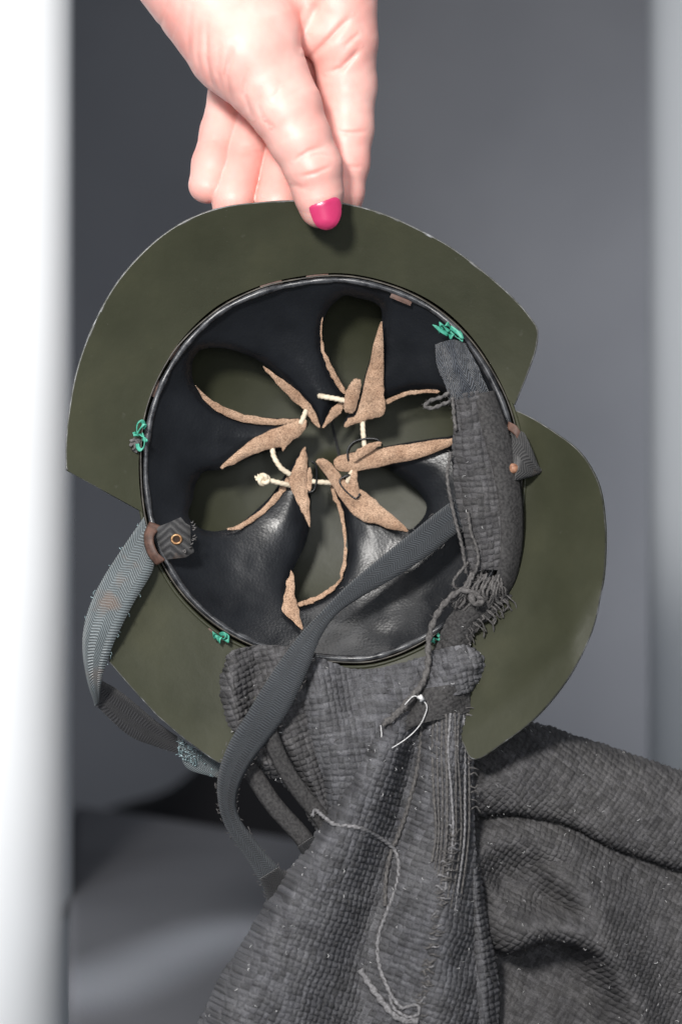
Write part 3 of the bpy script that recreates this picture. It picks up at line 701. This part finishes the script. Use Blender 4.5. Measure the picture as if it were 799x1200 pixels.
cloth('hem_roll', [
    [(530, 890, 62), (590, 858, 62), (625, 846, 65), (700, 871, 71), (760, 892, 78), (840, 916, 85)],
    [(538, 908, 8), (596, 876, 4), (640, 862, 14), (704, 884, 24), (764, 904, 32), (840, 926, 40)],
    [(542, 925, -22), (600, 905, -28), (648, 896, -18), (708, 916, -8), (768, 936, 0), (840, 956, 8)],
    [(545, 942, -22), (602, 930, -32), (652, 928, -28), (710, 952, -20), (770, 974, -12), (840, 994, -4)],
    [(548, 954, -6), (603, 950, -20), (654, 957, -22), (713, 982, -18), (774, 1004, -12), (840, 1024, -4)],
    [(549, 958, 18), (604, 955, 8), (655, 965, 4), (714, 990, 6), (775, 1012, 10), (840, 1032, 18)],
    [(549, 952, 40), (604, 948, 34), (655, 957, 32), (714, 982, 32), (775, 1004, 36), (840, 1024, 44)]], BURLAP2, VEIL, pitch=6.5, ang=-38, seed=9, wrinkle=2.4)
RIGHT = cloth('right_drape', [
    [(546, 944, 44), (602, 940, 40), (652, 950, 38), (712, 976, 40), (774, 998, 44), (840, 1018, 52)],
    [(552, 966, 16), (604, 962, -6), (656, 976, -8), (716, 1002, 2), (776, 1024, 8), (840, 1042, 16)],
    [(556, 990, -14), (600, 988, -22), (658, 1000, -26), (722, 1028, -14), (780, 1050, -6), (840, 1066, 4)],
    [(558, 1016, -26), (590, 1030, 12), (634, 1016, -14), (694, 1042, -58), (764, 1072, -26), (840, 1088, -12)],
    [(560, 1046, 6), (602, 1064, -34), (644, 1058, 2), (700, 1076, -82), (764, 1102, -40), (840, 1116, -26)],
    [(562, 1084, 12), (600, 1092, -58), (648, 1082, -74), (706, 1100, -98), (768, 1126, -44), (840, 1140, -30)],
    [(566, 1104, 18), (602, 1112, -40), (650, 1100, -64), (712, 1118, -98), (772, 1144, -46), (840, 1156, -32)],
    [(568, 1110, 40), (606, 1116, 20), (656, 1104, 4), (720, 1138, -86), (776, 1162, -48), (840, 1170, -34)],
    [(574, 1140, 24), (622, 1138, 18), (676, 1138, 4), (736, 1168, -84), (784, 1188, -52), (840, 1194, -38)],
    [(582, 1175, 4), (632, 1176, 0), (688, 1176, -12), (748, 1198, -86), (790, 1212, -56), (840, 1216, -42)],
    [(588, 1240, -8), (640, 1240, -18), (698, 1240, -30), (760, 1242, -90), (796, 1244, -60), (840, 1244, -46)]], BURLAP2, VEIL, pitch=6.5, ang=-30, seed=19, wrinkle=2.4)
cloth('gusset', [[(548, 1000, -34), (554, 1005, -44), (560, 1015, -24)], [(550, 1060, -38), (560, 1070, -52), (572, 1088, -26)], [(548, 1120, -38), (566, 1124, -56), (583, 1136, -26)], [(545, 1240, -38), (568, 1240, -56), (585, 1240, -26)]], BURLAP, VEIL, pitch=7.5, ang=10, seed=10, wrinkle=2)
# strip sewn along the liner
cloth('side_strip', [[(532, 462, -14), (545, 460, -24), (560, 458, -22)], [(530, 505, -14), (548, 505, -28), (570, 510, -26)], [(531, 545, -14), (552, 548, -32), (580, 555, -28)], [(536, 590, -14), (558, 592, -32), (586, 596, -30)], [(546, 635, -14), (566, 636, -30), (588, 640, -28)], [(550, 672, -14), (568, 668, -26), (588, 668, -24)]], BURLAP2, VEIL, pitch=7.5, ang=6, seed=12, wrinkle=1.5, th=3)
ribbon('binding_tape', [(556, 462, -20), (566, 510, -27), (578, 555, -30), (585, 600, -31), (587, 640, -30), (582, 672, -28), (568, 694, -24)], [(578, 458, -6), (597, 510, -8), (607, 555, -10), (612, 600, -10), (611, 642, -10), (603, 680, -10), (590, 702, -10)], TAPE, VEIL, th=3.5, bow=7, nc=11)
cloth('twill_patch', [[(510, 404, -10), (530, 398, -22), (546, 402, -12)], [(512, 430, -10), (536, 428, -26), (560, 432, -12)], [(520, 450, -10), (544, 450, -26), (571, 456, -12)], [(528, 474, -10), (550, 470, -24), (576, 462, -12)]], TWILL, VEIL, pitch=26, planar=False, amp=0, seed=13, wrinkle=1.6, wl=14, th=3, lint=False)
cloth('torn_edge', [[(546, 690, -10), (570, 688, -20), (600, 698, -12)], [(532, 712, -12), (556, 712, -26), (580, 716, -14)], [(518, 738, -14), (538, 740, -30), (556, 742, -18)], [(505, 768, -16), (526, 768, -36), (546, 766, -22)]], TAPE, VEIL, pitch=7, amp=1.4, ang=40, seed=14, wrinkle=3, wl=16)
cloth('gathered_knot', [[(500, 764, -16), (524, 758, -38), (548, 756, -34), (560, 762, -14)], [(492, 784, -18), (522, 778, -48), (556, 772, -44), (571, 780, -14)], [(484, 806, -22), (518, 800, -54), (552, 794, -50), (568, 796, -18)], [(474, 826, -26), (512, 818, -56), (544, 812, -52), (556, 810, -24)]], BURLAP, VEIL, pitch=6.5, ang=12, seed=15, wrinkle=4.5, wl=15)
cloth('hem_band', [[(488, 812, -34), (506, 806, -56), (530, 802, -60), (550, 800, -40)], [(470, 832, -36), (498, 822, -60), (526, 815, -64), (551, 812, -42)], [(452, 858, -36), (490, 838, -60), (524, 830, -66), (551, 824, -44)], [(440, 884, -34), (484, 852, -56), (522, 841, -64), (552, 834, -46)]], TAPE, VEIL, pitch=5, amp=.6, ang=30, seed=16, wrinkle=2, wl=16, th=3)
# torn yarns at the tear
r = random.Random(4)
FUZZ = []
def yarn(name, pts, rad, mat, ply=2, **kw):
    c = cr(pts, 60); L_ = np.linalg.norm(np.diff(c, axis=0), axis=1).sum()
    for _ in range(int(L_ / 2.2) if rad > .9 else 0):
        p_ = c[r.randrange(60)]; a_ = r.uniform(0, 6.28); l_ = rad + r.uniform(.6, 3.2); dv = np.array([math.cos(a_), math.sin(a_), r.uniform(-.8, .3)])
        FUZZ.append(tube([p_ + dv * rad * .7, p_ + dv * (rad + l_) * .5 + (r.uniform(-1, 1), r.uniform(-1, 1), 0), p_ + dv * l_ + (r.uniform(-2, 2), r.uniform(-2, 2), 0)], r.uniform(.15, .3), sides=3, cap=False))
    return tube_obj(name, pts, rad, mat, VEIL, sides=8, ply=ply, **kw)
for q in range(22):
    t = q / 21; x0 = 550 + 42 * t + r.uniform(-3, 3); y0 = 662 + 14 * math.sin(t * 3) + r.uniform(-4, 6); x1 = 528 + 62 * t + r.uniform(-5, 5); y1 = 712 - 8 * t + r.uniform(-8, 8)
    yarn('frayed_yarn', [(x0, y0, -24), ((x0 + x1) / 2 + r.uniform(-8, 8), (y0 + y1) / 2 + r.uniform(-4, 4), -30 - r.uniform(0, 8)), ((x0 + 2 * x1) / 3 + r.uniform(-6, 6), (y0 + 2 * y1) / 3 + 4, -28), (x1, y1, -22)], r.uniform(1.0, 1.8), YARN)
for q in range(18):
    t = q / 17; x0 = 596 - 58 * t; y0 = 700 + 46 * t + r.uniform(-3, 3); L = r.uniform(7, 18)
    yarn('frayed_yarn', [(x0 - 6, y0 - 5, -20), (x0 + 2, y0 + 2, -26), (x0 + L * .35 + r.uniform(-3, 3), y0 + L * .5, -24), (x0 + L * .3 + r.uniform(-5, 5), y0 + L, -20)], r.uniform(.6, 1.2), YARN)
yarn('hanging_thread', [(528, 530, -28), (524, 560, -30), (531, 600, -30), (541, 640, -28), (546, 672, -26)], 1.9, YARN)
yarn('hanging_thread', [(548, 600, -30), (552, 625, -32), (558, 640, -32), (560, 660, -32), (552, 680, -30)], 1.7, YARN)
yarn('hanging_thread', [(528, 470, -14), (518, 474, -18), (508, 478, -16), (498, 477, -14), (503, 470, -14), (516, 466, -16), (526, 460, -16)], 2.2, YARN)
yarn('hanging_thread', [(530, 466, -18), (531, 478, -22), (532, 490, -22), (534, 505, -24)], 2.0, YARN)
yarn('thick_yarn', [(560, 700, -34), (552, 698, -40), (556, 708, -42), (564, 704, -38), (556, 696, -36), (540, 692, -36), (522, 706, -34), (508, 728, -32), (502, 752, -34), (501, 780, -40), (494, 802, -50), (478, 822, -58), (462, 840, -60), (449, 850, -56)], 3.4, YARN, ply=2, twist=.22)
yarn('thick_yarn', [(496, 800, -54), (480, 820, -60), (466, 836, -60), (452, 846, -58)], 3.4, YARN, twist=.25)
yarn('hanging_thread', [on_front(494, 848, 4.4), on_front(493, 870, 4.4), on_front(488, 905, 4.4), on_front(478, 945, 4.4), on_front(468, 975, 4.4), on_front(458, 1000, 4.4), on_front(452, 1030, 4.4), on_front(451, 1062, 4.4)], 2.3, YARN)
yarn('hanging_thread', [(366, 956, -40), (370, 950, -46), (380, 958, -72), on_front(392, 966, 6), on_front(420, 970, 4.4), on_front(445, 982, 4.4), on_front(462, 996, 4.4), on_front(467, 1016, 4.4), on_front(464, 1040, 4.4), on_front(452, 1072, 4.4), on_front(443, 1100, 4.4), on_front(444, 1130, 4.4), on_front(456, 1162, 4.4), on_front(470, 1182, 4.4)], 2.2, PALEY)
yarn('hanging_thread', [on_front(470, 1182, 4.4), on_front(488, 1178, 4.4), on_front(490, 1188, 4.4), on_front(478, 1192, 4.4), on_front(462, 1182, 4.4), on_front(456, 1166, 4.4)], 1.8, PALEY)
yarn('thick_yarn', [on_front(422, 1136, 4.4), on_front(432, 1152, 4.4), on_front(446, 1172, 4.4), on_front(462, 1190, 4.4), on_front(478, 1197, 4.4), on_front(490, 1196, 4.4)], 3.6, PALEY, twist=.22)
for pts in ([(493, 818, -66), (500, 828, -68), (496, 842, -68), (490, 852, -66), (478, 864, -68), (460, 876, -70), (444, 884, -66), (432, 898, -58)], [(446, 850, -58), (447, 862, -60), (445, 876, -62), (434, 896, -58)], [(492, 818, -66), (484, 816, -66), (474, 826, -66)]):
    yarn('white_thread', pts, .55, WHITET, ply=0)
for x, y, d in ((493, 818, -68), (432, 897, -60)):
    v = [tube([(x - 3, y - 1, d), (x, y, d - 4), (x + 3, y + 2, d)], 2.4, sides=6), tube([(x, y - 3, d - 1), (x + 1, y, d - 4), (x, y + 4, d - 1)], 1.8, sides=6)]
    mesh_obj('white_knot', *merge(v), WHITET, VEIL)
# loosened selvedge yarns down the front drape
for q in range(9):
    ox = q * 5.2
    yarn('selvedge_yarn', [on_front(508 + ox * .95, 838 - ox * .1), on_front(506 + ox + r.uniform(-2, 2), 880), on_front(508 + ox, 930), on_front(510 + ox * .9 + r.uniform(-2, 2), 975 + 2 * q), on_front(506 + ox * .7, 1010 + 9 * q, 1)], r.uniform(1.0, 1.5), PALEY if q in (4, 7) else YARN)
for q in range(60):
    t = q / 59; x = 529 - 40 * t + r.uniform(-5, 5); y = 970 + 215 * t + r.uniform(-4, 4); L = r.uniform(5, 14); k = r.choice((-1, 1))
    yarn('frayed_yarn', [on_front(x - 3, y, -1), on_front(x + 1, y + k * 3, 4), on_front(x + L * .6, y + k * r.uniform(-3, 4), 4), on_front(x + L, y + r.uniform(-5, 5), 0)], r.uniform(.6, 1.2), YARN if q % 4 else PALEY)
for q in range(14):
    y = 830 + q * 9 + r.uniform(-3, 3); x = 551 + .06 * (y - 830)
    yarn('frayed_yarn', [(x - 6, y, -50), (x, y + r.uniform(-3, 3), -52), (x + r.uniform(2, 6), y + r.uniform(-4, 6), -48)], r.uniform(.6, 1.1), YARN)
# lint and stray fibres all over the burlap
fib = []; pal = []
tot = sum(a for *_, a in LINT)
for W, N, a in LINT:
    for q in range(int(1900 * a / tot)):
        i = random.randrange(W.shape[0]); j = random.randrange(W.shape[1]); p = W[i, j]; n = N[i, j]
        t = RNG.normal(size=3); t -= n * (t @ n); t /= np.linalg.norm(t) + 1e-9; t2 = np.cross(n, t)
        L = random.uniform(1.2, 4.5) * S; w_ = random.uniform(.16, .34) * S
        if random.random() < .05: L *= .3; w_ *= 2.6
        c = [p + n * .4 * S, p + t * L * .5 + n * random.uniform(.8, 3) * S + t2 * random.uniform(-.3, .3) * L, p + t * L + n * random.uniform(.3, 2.5) * S]
        vv = []; 
        for pt in c: vv += [pt + t2 * w_, pt + n * w_ * 1.6, pt - t2 * w_]
        ff = [[a_ * 3 + b_, a_ * 3 + (b_ + 1) % 3, (a_ + 1) * 3 + (b_ + 1) % 3, (a_ + 1) * 3 + b_] for a_ in range(2) for b_ in range(3)]
        (pal if random.random() < .16 else fib).append((np.array(vv), ff))
mesh_obj('yarn_fuzz', *merge(FUZZ), YARN, VEIL, kind='stuff'); mesh_obj('stray_fibres', *merge(fib), YARN, VEIL, kind='stuff'); mesh_obj('pale_lint', *merge(pal), WHITET, VEIL, kind='stuff')

# ------------------------------------------------------------------ hand
def cone(p, a, b, ra, rb):
    a = np.array(a, np.float32); b = np.array(b, np.float32); ab = b - a; q = p - a
    t = np.clip((q @ ab) / (ab @ ab), 0, 1); return np.sqrt(((q - t[..., None] * ab)**2).sum(-1)) - (ra + (rb - ra) * t)
def smin(a, b, k):
    h = np.clip(.5 + .5 * (b - a) / k, 0, 1); return b * (1 - h) + a * h - k * h * (1 - h)
def chain(p, pts, k):
    d = None
    for a, b in zip(pts[:-1], pts[1:]):
        c = cone(p, a[:3], b[:3], a[3], b[3]); d = c if d is None else smin(d, c, k)
    return d
THUMB = [(205, -75, 5, 78), (286, 52, -28, 66), (334, 126, -46, 42), (350, 160, -50, 36), (367, 196, -50, 33), (373, 226, -47, 28), (375, 243, -43, 24.5)]
INDEX = [(388, -80, 22, 56), (402, 46, 24, 40), (407, 100, 28, 34), (408, 150, 24, 29.5), (405, 190, 18, 27.5), (401, 226, 15, 25), (399, 250, 19, 21)]
MIDDLE = [(340, 20, 74, 40), (350, 105, 70, 29), (334, 178, 54, 26.5), (324, 235, 26, 24), (321, 270, 29, 21)]
RING = [(300, 10, 76, 38), (298, 120, 66, 27), (288, 170, 50, 26), (273, 232, 23, 24), (268, 268, 26, 20)]
PINKY = [(280, 10, 80, 34), (268, 112, 62, 24), (258, 155, 52, 23.5), (248, 192, 38, 23), (242.5, 217, 28, 22)]
CREASE = [([(216, -14), (208, 24), (199, 52)], 1.7, 3), ([(226, 0), (221, 40), (222, 84)], 1.9, 3), ([(233, 20), (231, 60), (235, 92)], 1.5, 2.8), ([(243, 22), (242, 66), (247, 95), (262, 122)], 2.8, 3), ([(258, 46), (255, 84), (264, 118)], 1.8, 2.8), ([(272, 52), (265, 88), (273, 132)], 3.0, 3.2), ([(292, 78), (286, 110), (297, 142)], 2.2, 3), ([(306, 100), (303, 124), (310, 146)], 1.3, 2.8), ([(200, -5), (192, 20), (184, 42)], 1.3, 3),
          ([(341, 191), (362, 177), (384, 171)], 1.8, 2.6), ([(348, 208), (369, 203), (392, 193)], 1.6, 2.4), ([(339, 214), (352, 220), (364, 221)], 1.3, 3.4), ([(352, 184), (376, 181), (394, 184)], .8, 2.2),
          ([(381, 87), (400, 80), (414, 66), (424, 54)], 3.6, 3.4), ([(360, 71), (370, 62), (386, 46), (414, 16)], 4.2, 3.6), ([(354, 62), (358, 36), (370, 12), (380, -10)], 6, 5), ([(402, 56), (424, 36)], 1.6, 2.6), ([(395, 155), (408, 156), (432, 154)], 1.6, 2.6), ([(404, 196), (426, 196)], 1.0, 2.4),
          ([(226, 167), (246, 165), (262, 163)], .8, 2.6), ([(280, 180), (312, 178)], 1.5, 2.6), ([(282, 172), (310, 171)], .9, 2.0), ([(330, 100), (318, 120)], 1.0, 3), ([(318, 150), (310, 140)], 1.4, 3)]
def hand_sdf(p, crease=True):
    p = p + np.array([0, 0, 17], p.dtype)
    th = chain(p, THUMB, 9); palm = smin(cone(p, (215, -90, 40), (380, -90, 40), 80, 72), cone(p, (290, -20, 45), (380, -10, 40), 58, 52), 25)
    palm = smin(palm, smin(th, cone(p, (240, -60, 20), (300, 20, 10), 60, 50), 25), 14)
    ix = chain(p, INDEX, 7); web = cone(p, (330, 30, 22), (385, 35, 22), 30, 36)
    d = smin(palm, smin(ix, web, 10), 7)
    fg = smin(smin(chain(p, MIDDLE, 6), chain(p, RING, 6) + .6, 2.2), chain(p, PINKY, 6) + .4, 1.8)
    d = smin(d, fg, 4)
    if crease:
        xy = p.reshape(-1, 3)[:, :2]; dz = p.reshape(-1, 3)[:, 2]; c = np.zeros(len(xy))
        for pl, amp, wd in CREASE:
            e0, e1 = np.array(pl[0], float), np.array(pl[-1], float); ln = np.hypot(*(e1 - e0)) + 1e-6
            tp = np.clip(np.minimum(np.hypot(*(xy - e0).T), np.hypot(*(xy - e1).T)) / (.3 * ln), 0, 1)
            c += .85 * tp * amp * np.exp(-(segdist(xy, pl, False) / (wd * 1.15))**2)
        c -= .2 * vnoise(xy[:, 0] / 9, xy[:, 1] / 9, 41)
        d = d + (np.minimum(c, 6)).reshape(d.shape)
    return d
def nets():
    h = 2.6; ax = [np.arange(118, 456, h), np.arange(-70, 302, h), np.arange(-136, 106, h)]
    G = np.stack(np.meshgrid(*ax, indexing='ij'), -1).astype(np.float32)
    F = hand_sdf(G, False).astype(np.float32); nx, ny, nz = F.shape
    F[:, 0, :] = np.maximum(F[:, 0, :], .5)
    cs = [(i, j, k) for i in (0, 1) for j in (0, 1) for k in (0, 1)]
    C = {c: F[c[0]:nx - 1 + c[0], c[1]:ny - 1 + c[1], c[2]:nz - 1 + c[2]] for c in cs}
    neg = sum((C[c] < 0).astype(np.int8) for c in cs); act = (neg > 0) & (neg < 8)
    idx = -np.ones(act.shape, int); I = np.argwhere(act); idx[act] = np.arange(len(I))
    acc = np.zeros((len(I), 3)); cnt = np.zeros(len(I))
    for a in cs:
        for b in cs:
            if sum(abs(a[i] - b[i]) for i in range(3)) == 1 and a < b:
                fa = C[a][act].astype(float); fb = C[b][act].astype(float); m = (fa < 0) != (fb < 0)
                t = np.where(m, fa / np.where(m, fa - fb, 1), 0); pt = np.array(a) + t[:, None] * (np.array(b) - np.array(a))
                acc += pt * m[:, None]; cnt += m
    V = (I + acc / cnt[:, None]) * h + np.array([a_[0] for a_ in ax])
    Q = []
    for axn in range(3):
        o1, o2 = [(1, 2), (2, 0), (0, 1)][axn]
        sl = [slice(None)] * 3; s2 = [slice(None)] * 3; sl[axn] = slice(0, -1); s2[axn] = slice(1, None)
        A = F[tuple(sl)] < 0; B = F[tuple(s2)] < 0; E = np.argwhere(A != B)
        E = E[(E[:, o1] > 0) & (E[:, o2] > 0) & (E[:, o1] < F.shape[o1] - 1) & (E[:, o2] < F.shape[o2] - 1)]
        d1 = np.zeros(3, int); d1[o1] = 1; d2 = np.zeros(3, int); d2[o2] = 1
        q = np.stack([idx[tuple((E - d1 - d2).T)], idx[tuple((E - d2).T)], idx[tuple(E.T)], idx[tuple((E - d1).T)]], 1)
        fl = ~A[tuple(E.T)]; q[fl] = q[fl][:, ::-1]; Q.append(q)
    Q = np.concatenate(Q); Q = Q[(Q >= 0).all(1)]
    return V, Q
V, Q = nets()
def grad(p, e=.6):
    g = np.stack([hand_sdf(p + e * np.eye(3)[i], False) - hand_sdf(p - e * np.eye(3)[i], False) for i in range(3)], -1)
    return g / (np.linalg.norm(g, axis=-1, keepdims=True) + 1e-9)
topm = V[:, 1] < -66
me0 = bpy.data.meshes.new('tmp'); me0.from_pydata(V.tolist(), [], Q.tolist())
import bmesh
bm = bmesh.new(); bm.from_mesh(me0); bmesh.ops.subdivide_edges(bm, edges=bm.edges[:], cuts=1, use_grid_fill=True); bmesh.ops.recalc_face_normals(bm, faces=bm.faces[:])
V = np.array([v.co[:] for v in bm.verts]); Q = [[v.index for v in f.verts] for f in bm.faces]; bm.free(); bpy.data.meshes.remove(me0)
g = grad(V)
for it in range(3): V = V - np.clip(hand_sdf(V, it > 0), -4, 4)[:, None] * g * .9
hl = P(V)
HAND = mesh_obj('person_hand', hl, Q, SKIN, label='bare hand with pink painted thumbnail gripping the top of the brim', cat='person')
# painted thumbnail
NP = [(362, 243), (366, 239), (374, 237), (384, 233), (392, 231), (398, 234), (400, 244), (399, 254), (394, 264), (386, 269), (378, 269), (370, 264), (365, 254)]
def nail_d(x, y, dist):
    dx, dy = 10 / 30, 28 / 30; a = (x - 378) * .95 - (y - 250) * .18
    return -89.5 + .5 * a * a / 25 + (y - 245) * .22 + np.clip(y - 258, 0, 20)**2 * .05
patch('thumbnail', NP, nail_d, NAIL, HAND, step=2.5, th=2.4, bulge=1.4, bw=4, smooth_n=60)
for o in bpy.data.objects:
    if '_org' in o: del o['_org']
